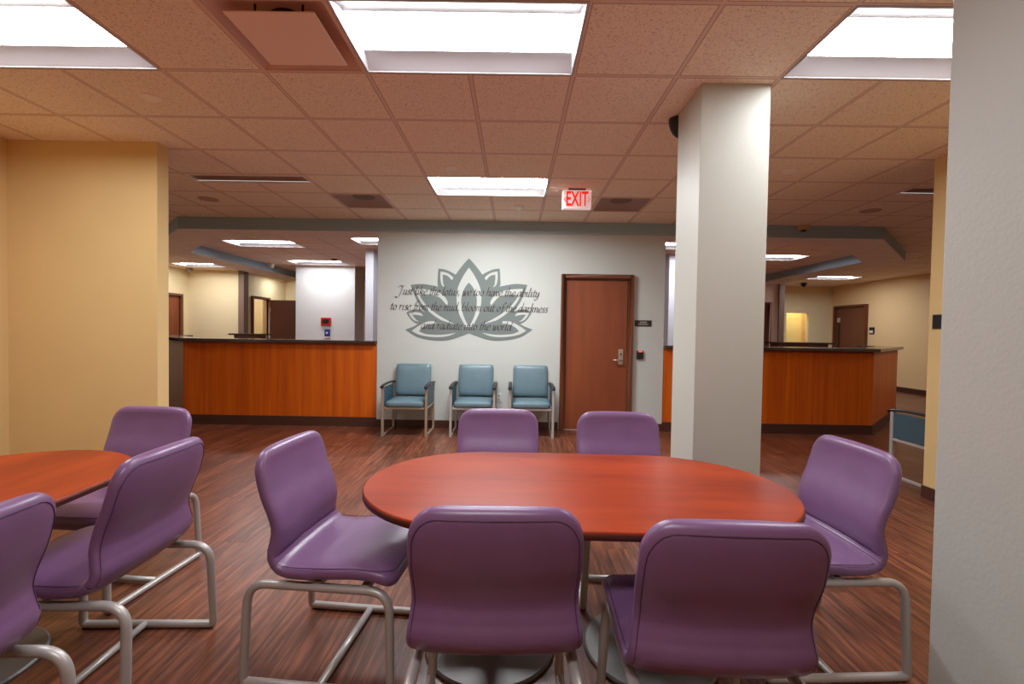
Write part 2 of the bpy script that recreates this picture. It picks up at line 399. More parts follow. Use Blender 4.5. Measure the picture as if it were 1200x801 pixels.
# ------------------------------------------------------------------ counters
def offset_poly(P, d):
    """shift an open polyline sideways (towards the outside = left hand side negative)"""
    out = []
    for i, p in enumerate(P):
        n = Vector((0, 0))
        p = Vector(p)
        ns = []
        if i: t = (p - Vector(P[i-1])).normalized(); ns.append(Vector((t.y, -t.x)))
        if i < len(P)-1: t = (Vector(P[i+1]) - p).normalized(); ns.append(Vector((t.y, -t.x)))
        n = sum(ns, Vector((0, 0))).normalized(); k = 1 / max(.3, n.dot(ns[0]))
        out.append(tuple(p + n * d * k))
    return out
def strip(P, d0, d1, z0, z1):
    a = offset_poly(P, d0); b = offset_poly(P, d1)
    bm = bmesh.new()
    for i in range(len(P)-1):
        prism(bm, [a[i], a[i+1], b[i+1], b[i]], z0, z1)
    return bm
def counter(name, P, label, split=None, group=None):
    r = empty(name, (P[0][0], P[0][1], 0)); tag(r, label, 'reception counter', group)
    Q = [(x - P[0][0], y - P[0][1]) for x, y in P]
    new_obj('front_panel', strip(Q, 0, -.12, .13, 1.15), M_counter, r)
    if split: new_obj('end_panel', strip([(x-P[0][0], y-P[0][1]) for x, y in split], .004, 0, .13, 1.15), M_counterD, r)
    new_obj('base_board', strip(Q, .008, -.1, 0, .13), M_base, r)
    new_obj('base_lip', strip(Q, .022, .008, 0, .018), M_base, r)
    new_obj('counter_top', strip(Q, .075, -.28, 1.155, 1.2), M_top, r, bevel=.006)
    return r
counter('reception_counter', [(-6.35, 8.7), (-6.35, 8.12), (-4.62, 6.43), (-1.91, 6.43)],
        'long orange wood counter with dark top left of the lotus wall', split=[(-6.35, 8.7), (-6.35, 8.12), (-4.62, 6.43)])
counter('reception_counter', [(2.09, 6.43), (5.02, 6.43), (6.75, 8.12), (6.75, 8.7)],
        'orange wood counter with angled corner behind and right of the square column')
def back_counter(x0, x1, y, label):
    r = empty('back_counter', ((x0+x1)/2, y, 0)); tag(r, label, 'counter', 'low counters at the rear of the nurse station')
    w_ = (x1-x0)/2
    new_obj('body', B(-w_+.1, w_-.1, 0, .35, 0, 1.16), M_counterD, r); new_obj('counter_top', B(-w_, w_, -.08, .45, 1.16, 1.2), M_top, r, bevel=.004)
back_counter(-7.25, -6.42, 11.75, 'small dark topped counter seen above the left counter against the cream wall')
back_counter(6.55, 8.0, 11.6, 'dark topped counter seen above the right counter before the yellow alcove')

# ------------------------------------------------------------------ light fixtures
M_lens3 = mat('fixture_lens_reduced', '#ffffff', .5, emit=((.95, .97, 1.0, 1), LAMP*.7))  # weaker lens so the white block does not burn out
def troffer(x0, x1, y0, y1, label, lens=None):
    W, D = (x1-x0)/2, (y1-y0)/2
    r = empty('ceiling_light', ((x0+x1)/2, (y0+y1)/2, CEIL)); tag(r, label, 'ceiling light', 'recessed fluorescent ceiling lights')
    bm = bmesh.new(); f = .014
    for a in ((-W, W, -D, -D+f), (-W, W, D-f, D), (-W, -W+f, -D+f, D-f), (W-f, W, -D+f, D-f)): box(bm, *a, -.004, .012)
    new_obj('trim_frame', bm, M_refl, r)
    bm = bmesh.new(); lw = .155; k = 8
    for s in (-1, 1):                                        # coved reflector wings
        prev = None
        for i in range(k+1):
            t = i/k; y = s*((D-f) + (lw - (D-f))*t); z = .042*math.sin(t*PI/2)
            cur = (bm.verts.new((-W+f, y, z)), bm.verts.new((W-f, y, z)))
            if prev: bm.faces.new((prev[0], prev[1], cur[1], cur[0]))
            prev = cur
    for s in (-1, 1):                                        # end plates
        vs = [bm.verts.new((s*(W-f), -(D-f), 0)), bm.verts.new((s*(W-f), D-f, 0)), bm.verts.new((s*(W-f-.02), D-f, .06)), bm.verts.new((s*(W-f-.02), -(D-f), .06))]
        bm.faces.new(vs)
    box(bm, -W+f, W-f, -lw-.002, lw+.002, .055, .059)
    new_obj('reflector', bm, M_refl, r, smooth=False)
    bm = bmesh.new(); prev = None
    for i in range(13):
        a = PI*i/12; y = -lw*math.cos(a); z = .043 - .014*math.sin(a)
        cur = (bm.verts.new((-W+f+.022, y, z)), bm.verts.new((W-f-.022, y, z)))
        if prev: bm.faces.new((prev[0], prev[1], cur[1], cur[0]))
        prev = cur
    new_obj('lens', bm, lens or M_lens, r, smooth=True)
    return r
for i, l in enumerate(LIGHTS):
    r = troffer(*l, lens=M_lens2 if i == 3 else (M_lens3 if 'white partition block' in l[4] else None))
    if i == 3:
        bm = bmesh.new(); lathe(bm, [(.011, -.006), (.011, .004)], .42, -.24, 12)
        new_obj('indicator', bm, mat('indicator_red', '#e8432f', .4, emit=((1, .1, .05, 1), .8)), r)

# plaque diffuser near, square cone diffusers far
def plaque(x0, x1, y0, y1, label):
    W = (x1-x0)/2; r = empty('air_diffuser', ((x0+x1)/2, (y0+y1)/2, CEIL)); tag(r, label, 'air vent')
    bm = bmesh.new(); f = .018
    for a in ((-W, W, -W, -W+f), (-W, W, W-f, W), (-W, -W+f, -W+f, W-f), (W-f, W, -W+f, W-f)): box(bm, *a, -.004, .008)
    prev = None
    for i in range(9):
        t = i/8; h = (W-f) - .15*t; z = .004 + .09*math.sin(t*PI/2)
        cur = [bm.verts.new((sx*h, sy*h, z)) for sx, sy in ((-1,-1),(1,-1),(1,1),(-1,1))]
        if prev:
            for k in range(4): bm.faces.new((prev[k], prev[(k+1) % 4], cur[(k+1) % 4], cur[k]))
        prev = cur
    bm.faces.new(prev)
    new_obj('cone', bm, M_diff, r, bevel=0)
    new_obj('plaque', B(-W+.085, W-.085, -W+.085, W-.085, -.012, -.004), mat('plaque_metal', '#ffe0d0', .5), r, bevel=.003)
    for sx in (-1, 1):
        for sy in (-1, 1):
            bm = bmesh.new(); tube(bm, [(sx*.12, sy*.12, -.004), (sx*.12, sy*.12, .094)], .006, seg=8); new_obj('bracket', bm, M_black, r)
    bm = bmesh.new(); lathe(bm, [(.1, .086), (.1, .0935)], 0, 0, 24); new_obj('duct_opening', bm, M_black, r)
plaque(*VENTS[0], 'square flat panel air diffuser beside the near ceiling light')
def perf(x0, x1, y0, y1, label):
    W = (x1-x0)/2; r = empty('return_grille', ((x0+x1)/2, (y0+y1)/2, CEIL)); tag(r, label, 'air vent', 'square ceiling vents before the lotus wall')
    bm = bmesh.new(); f = .02
    for a in ((-W, W, -W, -W+f), (-W, W, W-f, W), (-W, -W+f, -W+f, W-f), (W-f, W, -W+f, W-f)): box(bm, *a, -.006, .01)
    new_obj('frame', bm, mat('vent_frame', '#e0c0b0', .5), r)
    bm = bmesh.new(); prev = None
    for i in range(7):
        t = i/6; h = (W-f)*(1-t) + .12*t; z = .002 + .05*t**.7
        cur = []
        for k in range(32):
            a = 2*PI*k/32 + PI/4; c_, s_ = math.cos(a), math.sin(a)
            q = 1/max(abs(c_), abs(s_)); rr = h*(q*(1-t) + t)
            cur.append(bm.verts.new((rr*c_, rr*s_, z)))
        if prev:
            for k in range(32): bm.faces.new((prev[k], prev[(k+1) % 32], cur[(k+1) % 32], cur[k]))
        prev = cur
    new_obj('cone', bm, M_diffd, r, smooth=True)
    bm = bmesh.new(); lathe(bm, [(.13, .05), (.13, .056)], 0, 0, 24); new_obj('duct_opening', bm, mat('duct_dark', '#7a6257', .7), r)
perf(*VENTS[1], 'square brown ceiling vent above the left end of the lotus wall')
perf(*VENTS[2], 'square brown ceiling vent right of the exit sign')
def slot(x0, x1, y0, y1, label):
    r = empty('slot_diffuser', ((x0+x1)/2, (y0+y1)/2, CEIL)); tag(r, label, 'air vent', 'long slot vents in the side ceilings')
    W, D = (x1-x0)/2, (y1-y0)/2
    bm = bmesh.new(); f = .02
    for a in ((-W, W, -D, -D+f), (-W, W, D-f, D), (-W, -W+f, -D+f, D-f), (W-f, W, -D+f, D-f)): box(bm, *a, -.006, .01)
    new_obj('frame', bm, mat('slot_frame', '#f0dcd2', .45), r)
    bm = bmesh.new(); box(bm, -W+f, W-f, -D+f, D-f, .04, .045)
    for k in range(5): box(bm, -W+f, W-f, -D+.05+k*.035, -D+.056+k*.035, .004, .04)
    new_obj('louver', bm, mat('slot_dark', '#b59689', .6), r)
slot(*SLOTS[0], 'long slot vent in the ceiling behind the left yellow wall')
slot(*SLOTS[1], 'long slot vent in the ceiling near the right yellow wall')
def disc(name, x, y, prof, m, label, cat, group=None):
    bm = bmesh.new(); lathe(bm, [(a, z) for a, z in prof], 0, 0, 28)
    o = new_obj(name, bm, m, None, smooth=False); o.location = (x, y, CEIL); tag(o, label, cat, group); return o
CAP = [(.001, -.008), (.055, -.008), (.058, -.004), (.058, -.001)]
disc('sprinkler_cap', -2.437, 3.092, CAP, M_capm, 'round pinkish sprinkler cover below the upper left ceiling light', 'sprinkler cover', 'flush sprinkler covers')
disc('sprinkler_cap', -.609, 4.34, CAP, M_capm, 'round sprinkler cover just above the small middle ceiling light', 'sprinkler cover', 'flush sprinkler covers')
disc('sprinkler_cap', 2.526, 4.312, CAP, M_capm, 'round sprinkler cover on the ceiling right of the square column', 'sprinkler cover', 'flush sprinkler covers')
SPK = [(.001, -.006), (.1, -.006), (.112, -.003), (.112, -.001)]
M_spk = mat('speaker_grille', '#c29c8b', .6)
disc('ceiling_speaker', -3.66, 5.51, SPK, M_spk, 'flat round ceiling speaker behind the left yellow wall', 'speaker', 'flat round ceiling speakers')
disc('ceiling_speaker', 4.27, 5.6, SPK, M_spk, 'flat round ceiling speaker above the right counter', 'speaker', 'flat round ceiling speakers')
SM = [(.001, -.05), (.025, -.05), (.035, -.035), (.055, -.028), (.06, -.001)]
disc('smoke_detector', .036, 5.6, SM, mat('detector_white', '#ffffff', .5), 'white smoke detector between middle ceiling light and lotus wall', 'smoke detector')
DM = [(.001, -.12), (.03, -.112), (.05, -.095), (.06, -.07), (.062, -.05), (.08, -.045), (.08, -.001)]
M_dome = mat('dome_white', '#efe9df', .4)
disc('dome_camera', -8.5, 12.05, DM, mat('dome_tan', '#8d8373', .4), 'tan dome camera at the cream wall corner far left', 'camera')
disc('dome_camera', -5.75, 10.9, DM, M_dome, 'white dome camera beside the blue grey soffit edge', 'camera')
disc('dome_camera', 8.3, 13.3, DM, M_black, 'small black dome camera above the yellow alcove', 'camera')
disc('dome_sensor', -3.95, 10.1, SM, mat('dome_brown', '#7c5c4a', .5), 'brown ceiling sensor in front of the tall white block light', 'sensor')
# beige motion sensor on the soffit, right
r = empty('motion_sensor', (3.95, 6.40, 2.85)); tag(r, 'beige motion sensor fixed to the grey soffit right of the column', 'sensor')
new_obj('housing', B(-.075, .075, -.06, 0, -.04, .03), mat('beige_plastic', '#cfae86', .5), r, bevel=.012)
bm = bmesh.new(); lathe(bm, [(.001, -.062), (.03, -.055), (.04, -.04)], 0, -.03, 16); new_obj('sensor_lens', bm, M_black, r, smooth=True)
# black convex speaker behind the column
bm = bmesh.new()
bmesh.ops.create_uvsphere(bm, u_segments=20, v_segments=12, radius=1)
bmesh.ops.transform(bm, matrix=T((0, 0, 0)) @ Matrix.Diagonal((.09, .07, .13, 1)), verts=bm.verts)
bmesh.ops.bisect_plane(bm, geom=bm.verts[:]+bm.edges[:]+bm.faces[:], plane_co=(0, 0, .005), plane_no=(0, 0, 1), clear_outer=True)
o = new_obj('corner_speaker', bm, M_black, smooth=True); o.location = (1.16, 3.29, 2.872); tag(o, 'black curved speaker at the top rear edge of the square column', 'speaker')

# exit sign
r = empty('exit_sign', (.645, 4.93, CEIL)); tag(r, 'lit red and white EXIT sign hanging from the ceiling', 'exit sign')
bm = bmesh.new(); box(bm, -.09, .09, -.03, .03, -.015, 0); new_obj('canopy', bm, mat('exit_canopy', '#5a4a46', .5), r)
new_obj('housing', B(-.152, .152, -.025, .025, -.215, -.015), M_exitw, r, bevel=.006)
def text(name, s, m, parent, loc, size, rot=(PI/2, 0, 0), sx=1, shear=0, ext=.001, align='CENTER', off=0, space=1):
    cu = bpy.data.curves.new(name, 'FONT'); cu.body = s; cu.size = size; cu.align_x = align; cu.align_y = 'CENTER'
    cu.shear = shear; cu.extrude = ext; cu.offset = off; cu.space_character = space; cu.resolution_u = 3
    o = bpy.data.objects.new(name, cu); COL.objects.link(o); cu.materials.append(m)
    bpy.context.view_layer.update()
    me = bpy.data.meshes.new_from_object(o.evaluated_get(bpy.context.evaluated_depsgraph_get())); bpy.data.objects.remove(o)
    o = bpy.data.objects.new(name, me); COL.objects.link(o)
    if not me.materials: me.materials.append(m)
    o.location = loc; o.rotation_euler = rot; o.scale = (sx, 1, 1)
    if parent: o.parent = parent
    return o
text('letters', 'EXIT', M_exitr, r, (0, -.027, -.115), .215, sx=.54, ext=.001, off=.004)
for s in (-1, 1):
    bm = bmesh.new()
    x = .129*s; k = .013*s
    tube(bm, [(x-k, -.027, -.09), (x+k*.4, -.027, -.115), (x-k, -.027, -.14)], .004, seg=6, up=Vector((0, 1, 0)))
    new_obj('chevron', bm, M_exitr, r)

# ------------------------------------------------------------------ purple cantilever chairs
PROF = [(-.272, .885), (-.266, .82), (-.243, .73), (-.212, .65), (-.197, .59), (-.202, .54), (-.208, .495), (-.177, .457), (-.12, .441), (0, .441), (.13, .448), (.22, .441), (.288, .414)]
def make_chair():
    C = smooth_curve([(0, y, z) for y, z in PROF], 8)
    S = [0]
    for a, b in zip(C, C[1:]): S.append(S[-1] + (b-a).length)
    Ltot = S[-1]
    icr = min(range(len(C)), key=lambda i: (C[i] - Vector((0, -.185, .468))).length)
    NS = 36
    extra = [0, .002, .006, .012, .02, .03, .042, .056, .07]     # dense rows near both ends
    stat = sorted(set([round(e, 4) for e in extra] + [round(Ltot - e, 4) for e in extra] + [round(x, 4) for x in S if .075 < x < Ltot-.075]))
    def at(s):
        for i in range(len(S)-1):
            if S[i] <= s <= S[i+1] + 1e-9:
                t = (s-S[i])/(S[i+1]-S[i]); p = C[i].lerp(C[i+1], t); break
        else: p = C[-1]; i = len(S)-2
        i0, i1 = max(0, i-1), min(len(C)-1, i+2)
        t = (C[i1]-C[i0]).normalized(); return p, Vector((0, -t.z, t.y)), t      # normal: towards the sitter
    def half_w(s):
        f = s/Ltot
        w0 = .240 + .018*min(1, max(0, (s-.05)/.4)) - .010*math.exp(-((s-.3)/.09)**2)
        d = max(0.0, min(s, Ltot-s)); rr = .085 if s < Ltot/2 else .06
        if d < rr: w0 = w0 - rr + math.sqrt(max(0, rr*rr - (rr-d)**2))
        return w0
    def thick(s):
        T0 = .062 + .012*min(1, max(0, (s-.45)/.15))
        d = max(0.0, min(s, Ltot-s)); e = .034
        return T0 * ((1-(1-d/e)**2.4)**(1/2.4) if d < e else 1)
    def pt(s, a):
        p, n, t = at(s); w_, th = half_w(s), thick(s)/2
        c_, s_ = math.cos(a), math.sin(a); m = 3.4
        x = w_*math.copysign(abs(c_)**(2/m), c_); h = th*math.copysign(abs(s_)**(2/m), s_)
        u = x/.25
        q = p + n*h; q.x = x
        if s < .52:
            k = min(1, (.52-s)/.12); q.y += .016*u*u*k; 
            if s < .1: q.z += .008*(1-u*u)*(1-s/.1)
        elif s > .6: q.z += .006*u*u - .004*(1-u*u)*(1 if s < Ltot-.08 else (Ltot-s)/.08)
        return q
    rows = [[pt(s, 2*PI*(k+.5)/NS) for k in range(NS)] for s in stat]
    smid = S[icr]
    root = empty('dining_chair')
    for nm, sel in (('backrest', lambda s: s <= smid + .004), ('seat', lambda s: s >= smid - .004)):
        ix = [i for i, s in enumerate(stat) if sel(s)]
        if nm == 'seat' and stat[ix[0]] > smid: pass
        bm = bmesh.new(); R_ = [[bm.verts.new(q) for q in rows[i]] for i in ix]
        for a, b in zip(R_, R_[1:]):
            for k in range(NS): bm.faces.new((a[k], a[(k+1) % NS], b[(k+1) % NS], b[k]))
        for e in (R_[0], R_[-1]):
            bm.faces.new(e)
        bmesh.ops.remove_doubles(bm, verts=bm.verts, dist=1e-5)
        o = new_obj(nm, bm, M_purple, root, smooth=True)
        if nm == 'backrest': bk = o
        else: st = o
    # piping on rear panel
    def rear(s, x):     # point on rear surface at width x
        p, n, t = at(s); w_, th = half_w(s), thick(s)/2
        m = 3.4; cc = min(1, abs(x)/w_); h = -th*(1-cc**m)**(1/m)
        q = p + n*(h-.0008); q.x = x; u = x/.25
        if s < .52:
            k = min(1, (.52-s)/.12); q.y += .016*u*u*k
            if s < .1: q.z += .008*(1-u*u)*(1-s/.1)
        return q
    path = []
    s_list = [smid - .01 - i*(smid-.01-.11)/14 for i in range(15)]
    for s in s_list: path.append(rear(s, -(half_w(s)-.013)))
    c0 = (half_w(.11)-.013-.07)
    for j in range(1, 9):
        a = PI/2*j/9; path.append(rear(.11-.085*math.sin(a)*1.0 if True else 0, -(c0+.07*math.cos(a))))
    for j in range(9): path.append(rear(.024, -c0 + 2*c0*j/8))
    for j in range(8, 0, -1):
        a = PI/2*j/9; path.append(rear(.11-.085*math.sin(a), c0+.07*math.cos(a)))
    for s in reversed(s_list): path.append(rear(s, half_w(s)-.013))
    bm = bmesh.new(); tube(bm, path, .0014, seg=6, up=Vector((0, 1, .01))); new_obj('piping', bm, M_pipe, bk, smooth=True)
    # seat edge piping
    def topside(s, x):
        p, n, t = at(s); w_, th = half_w(s), thick(s)/2
        m = 3.4; cc = min(1, abs(x)/w_); h = th*(1-cc**m)**(1/m)
        q = p + n*(h+.0005); q.x = x; u = x/.25
        q.z += .006*u*u - .004*(1-u*u)*(1 if s < Ltot-.08 else (Ltot-s)/.08)
        return q
    sl = [smid + .04 + i*(Ltot-.1-smid-.04)/12 for i in range(13)]
    path = [topside(s, -(half_w(s)-.01)) for s in sl] 
    c0 = half_w(Ltot-.1)-.01-.06
    for j in range(1, 7):
        a = PI/2*j/7; path.append(topside(Ltot-.1+.07*math.sin(a), -(c0+.06*math.cos(a))))
    for j in range(7): path.append(topside(Ltot-.028, -c0+2*c0*j/6))
    for j in range(6, 0, -1):
        a = PI/2*j/7; path.append(topside(Ltot-.1+.07*math.sin(a), c0+.06*math.cos(a)))
    path += [topside(s, half_w(s)-.01) for s in reversed(sl)]
    bm = bmesh.new(); tube(bm, path, .0016, seg=6, up=Vector((0, 0, 1))); new_obj('piping', bm, M_pipe, st, smooth=True)
    # tube frame
    for sd in (-1, 1):
        x = sd*.232; xb = sd*.250
        path = round_path([(xb, -.05, .016), (xb, -.300, .016), (x, -.294, .388), (x, .262, .388), (xb, .277, .016), (xb, -.0499, .016)],
                          [0, .02, .085, .085, .02, 0], k=7)
        bm = bmesh.new(); tube(bm, path[:-1], .0175, .016, closed=True, seg=14)
        f = new_obj('side_frame', bm, M_metal, root, smooth=True)
        for y in (-.27, .255):
            bm = bmesh.new(); box(bm, xb-.012, xb+.012, y-.016, y+.016, 0, .006); new_obj('foot_glide', bm, M_black, f)
    bm = bmesh.new(); tube(bm, [(-.244, .0, .02), (.244, .0, .02)], .0155, .0135, up=Vector((0, 1, 0)), seg=12); new_obj('stretcher', bm, M_metal, root, smooth=True)
    for y in (-.02, .17):
        new_obj('seat_bracket', B(-.232, .232, y-.015, y+.015, .388, .408), M_metal, root)
    return root
CH = [(-.045, 1.50, 1, 'purple chair seen from behind, left of the two nearest the camera'),
      (.588, 1.43, -2, 'purple chair seen from behind, right of the two nearest the camera'),
      (-.69, 1.945, -95, 'purple chair at the left end of the middle table, facing right'),
      (1.275, 2.045, 93, 'purple chair at the right end of the middle table, facing left'),
      (-.085, 2.53, 180, 'purple chair behind the middle table, left one, nearer the lotus mural'),
      (.62, 2.50, 178, 'purple chair behind the middle table, right one, in front of the door'),
      (-2.12, 2.42, 176, 'purple chair at the far end of the left table by the yellow wall'),
      (-1.635, 1.80, 92, 'whole purple chair at the near side of the left table, back turned'),
      (-1.61, 1.11, 92, 'purple chair cut off by the lower left edge of the photo')]
proto = make_chair()
for i, (x, y, a, lab) in enumerate(CH):
    o = proto if i == 0 else copy_tree(proto)
    o.location = (x, y, 0); o.rotation_euler = (0, 0, math.radians(a)); tag(o, lab, 'chair', 'purple vinyl dining chairs around the tables')

# ------------------------------------------------------------------ tables
def make_table(L_, W_, posts):
    r = empty('dining_table')
    def outline(d):
        hl, hw = L_/2-d, W_/2-d; P = []; ex = L_/2 - TIP; 
        for k in range(72):
            a = 2*PI*k/72; c_, s_ = math.cos(a), math.sin(a)
            P.append((math.copysign(ex, c_)*(1 if abs(c_) > 1e-9 else 0) + (TIP-d)*c_, hw*s_))
        return P
    bm = bmesh.new(); rings = []
    for d, z in ((.012, .708), (.001, .711), (0, .718), (0, .733), (.0015, .738), (.005, .740)):
        rings.append([bm.verts.new((x, y, z)) for x, y in outline(d)])
    for a, b in zip(rings, rings[1:]):
        for k in range(72): bm.faces.new((a[k], a[(k+1) % 72], b[(k+1) % 72], b[k]))
    bm.faces.new(rings[0][::-1]); bm.faces.new(rings[-1])
    top = new_obj('tabletop', bm, M_table, r, smooth=False)
    for p in top.data.polygons: p.use_smooth = len(p.vertices) == 4
    bm = bmesh.new(); rings = []
    for d, z in ((.0, .7115), (-.0012, .7125), (-.0012, .7315), (0, .7325)):
        rings.append([bm.verts.new((x, y, z)) for x, y in outline(d)])
    for a, b in zip(rings, rings[1:]):
        for k in range(72): bm.faces.new((a[k], a[(k+1) % 72], b[(k+1) % 72], b[k]))
    new_obj('edge_band', bm, M_edge, top, smooth=True)
    for x in posts:
        bm = bmesh.new(); lathe(bm, [(.275, 0), (.28, .004), (.28, .012), (.272, .018), (.2, .024), (.06, .034), (.05, .036)], x, .075, 56)
        new_obj('base_disc', bm, M_disc, r, smooth=False, bevel=0)
        bm = bmesh.new(); lathe(bm, [(.05, .03), (.05, .69)], x, .075, 28); box(bm, x-.25, x+.25, .045, .105, .682, .708); box(bm, x-.03, x+.03, -.2, .35, .683, .7075)
        new_obj('pedestal', bm, M_disc, r)
    return r
TIP = .5
t = make_table(1.73, .935, (-.35, .34)); t.location = (.265, 1.90, 0); t.rotation_euler = (0, 0, math.radians(-1.5))
tag(t, 'oval cherry table with six purple chairs in the middle of the room', 'table', 'oval cherry dining tables')
t2 = copy_tree(t); t2.location = (-2.07, 1.42, 0); t2.rotation_euler = (0, 0, math.radians(95))
tag(t2, 'oval cherry table at the left edge of the photo by the yellow wall', 'table', 'oval cherry dining tables')

# ------------------------------------------------------------------ blue armchairs
def cushion(x0, x1, y0, y1, z0, z1, M=None, bulge=.012, rr=.03):
    bm = bmesh.new(); nx, ny = 14, 14; grid = {}
    cx, cy, cz = (x0+x1)/2, (y0+y1)/2, (z0+z1)/2; hx, hy, hz = (x1-x0)/2, (y1-y0)/2, (z1-z0)/2
    bmesh.ops.create_cube(bm, size=2); bmesh.ops.subdivide_edges(bm, edges=bm.edges[:], cuts=7, use_grid_fill=True)
    for v in bm.verts:
        x, y, z = v.co
        # squash the cube's corners to a soft box
        p = Vector((x*hx, y*hy, z*hz))
        q = Vector((max(-hx+rr, min(hx-rr, p.x)), max(-hy+rr, min(hy-rr, p.y)), max(-hz+min(rr, hz*.9), min(hz-min(rr, hz*.9), p.z))))
        d = p - q
        if d.length > 1e-9: p = q + d.normalized()*min(rr, d.length)
        p += Vector((0, 0, 0))
        if hz < hy: p.z += math.copysign(bulge, z)*(1-(x*x))*(1-(y*y)) if abs(z) > .99 else 0
        else: p.y += math.copysign(bulge, y)*(1-x*x)*(1-z*z) if abs(y) > .99 else 0
        v.co = Vector((cx, cy, cz)) + p
    if M: bmesh.ops.transform(bm, matrix=M, verts=bm.verts)
    return bm
def make_armchair(fm):
    r = empty('armchair')
    new_obj('seat', cushion(-.245, .245, -.235, .27, .375, .455), M_blue, r, smooth=True)
    Mb = T((0, -.225, .47)) @ Matrix.Rotation(math.radians(8), 4, 'X')
    new_obj('backrest', cushion(-.24, .24, -.04, .025, .0, .43, Mb, .012, .026), M_blue, r, smooth=True)
    bm = bmesh.new(); box(bm, -.255, .255, -.25, -.222, .355, .375); box(bm, -.255, .255, .228, .255, .352, .377)
    new_obj('seat_rail', bm, fm, r, bevel=.003)
    for s in (-1, 1):
        xa, xb = sorted((s*.262, s*.292))
        bm = bmesh.new()
        box(bm, xa, xb, .235, .27, 0, .635)                       # front leg
        q = [(-.3, 0), (-.27, 0), (-.245, .38), (-.255, .635), (-.285, .635), (-.275, .38)]
        a = [bm.verts.new((xa, y, z)) for y, z in q]; b = [bm.verts.new((xb, y, z)) for y, z in q]
        bm.faces.new(a); bm.faces.new(b[::-1])
        for k in range(6): bm.faces.new((a[k], a[(k+1) % 6], b[(k+1) % 6], b[k]))
        box(bm, xa, xb, -.275, .237, 0, .025); box(bm, xa, xb, -.25, .237, .352, .377)
        new_obj('leg_frame', bm, fm, r, bevel=.004)
        new_obj('side_panel', B(min(s*.268, s*.284), max(s*.268, s*.284), -.252, .236, .385, .625), M_blued, r, bevel=.003)
        C = smooth_curve([(s*.277, -.3, .648), (s*.277, -.1, .662), (s*.277, .12, .660), (s*.277, .26, .648), (s*.277, .3, .630)], 5)
        bm = bmesh.new(); tube(bm, C, .024, .013, seg=12); new_obj('armrest', bm, M_black, r, smooth=True)
    return r
ac1 = make_armchair(M_tan); ac2 = make_armchair(M_tan_lit); ac3 = copy_tree(ac2); ac4 = copy_tree(ac2)
for o, x, y, a, lab in ((ac1, -1.375, 6.08, 180, 'blue armchair with tan legs, leftmost below the lotus mural'),
                        (ac2, -.515, 6.12, 180, 'blue armchair with legs coloured as lit, middle one of three below the lotus mural'),
                        (ac3, .24, 6.13, 180, 'blue armchair beside the brown door, right of three below the mural'),
                        (ac4, 4.02, 4.28, 0, 'blue armchair seen from the side behind the right yellow wall')):
    o.location = (x, y, 0); o.rotation_euler = (0, 0, math.radians(a)); tag(o, lab, 'armchair', 'blue vinyl waiting armchairs')

# ------------------------------------------------------------------ mural: lotus and lettering painted on the wall at y 6.42
YW = 6.42
def wp(cx, cy):
    """tracing sheet of the mural -> metres on the wall"""
    px = 440 + cx/5.217; py = 290 + cy/5.217
    d = R.transposed() @ Vector(((px-600)/540.1, (400.5-py)/540.1, 1)); t_ = YW/d.y
    return (d.x*t_, 1.365 + d.z*t_)
ax, az = wp(572, 320)
def leafpoly(name, pts, m, layer, parent, mirror):
    P = []
    for cx, cy in pts:
        if mirror: cx = 1144 - cx + (cy*0)
        x, z = wp(cx, cy); P.append(Vector((x, 0, z)))
    n = len(P); out = []
    for i in range(n):           # closed smooth curve, sharp where the turn is sharp
        a, b, c_, d = P[i-1], P[i], P[(i+1) % n], P[(i+2) % n]
        def sharp(u, v, w_): return (v-u).angle(w_-v) > 1.0
        ta = (c_-b)*.5 if sharp(a, b, c_) else (c_-a)*.5
        tb = (c_-b)*.5 if sharp(b, c_, d) else (d-b)*.5
        for j in range(5):
            t_ = j/5; out.append(b*(2*t_**3-3*t_**2+1) + ta*(t_**3-2*t_**2+t_) + c_*(-2*t_**3+3*t_**2) + tb*(t_**3-t_**2))
    bm = bmesh.new(); y = YW - .0006 - layer*.0004
    f = bm.faces.new([bm.verts.new((p.x - ax, y - YW, p.z)) for p in out])
    ex = bmesh.ops.extrude_face_region(bm, geom=[f]); 
    bmesh.ops.translate(bm, vec=(0, .0004 + layer*.0004, 0), verts=[e for e in ex['geom'] if isinstance(e, bmesh.types.BMVert)])
    bmesh.ops.triangulate(bm, faces=bm.faces[:])
    return new_obj(name, bm, m, parent)
mural = empty('lotus_mural', (ax, YW, 0)); tag(mural, 'large grey lotus flower painted on the pale wall above the armchairs', 'mural')
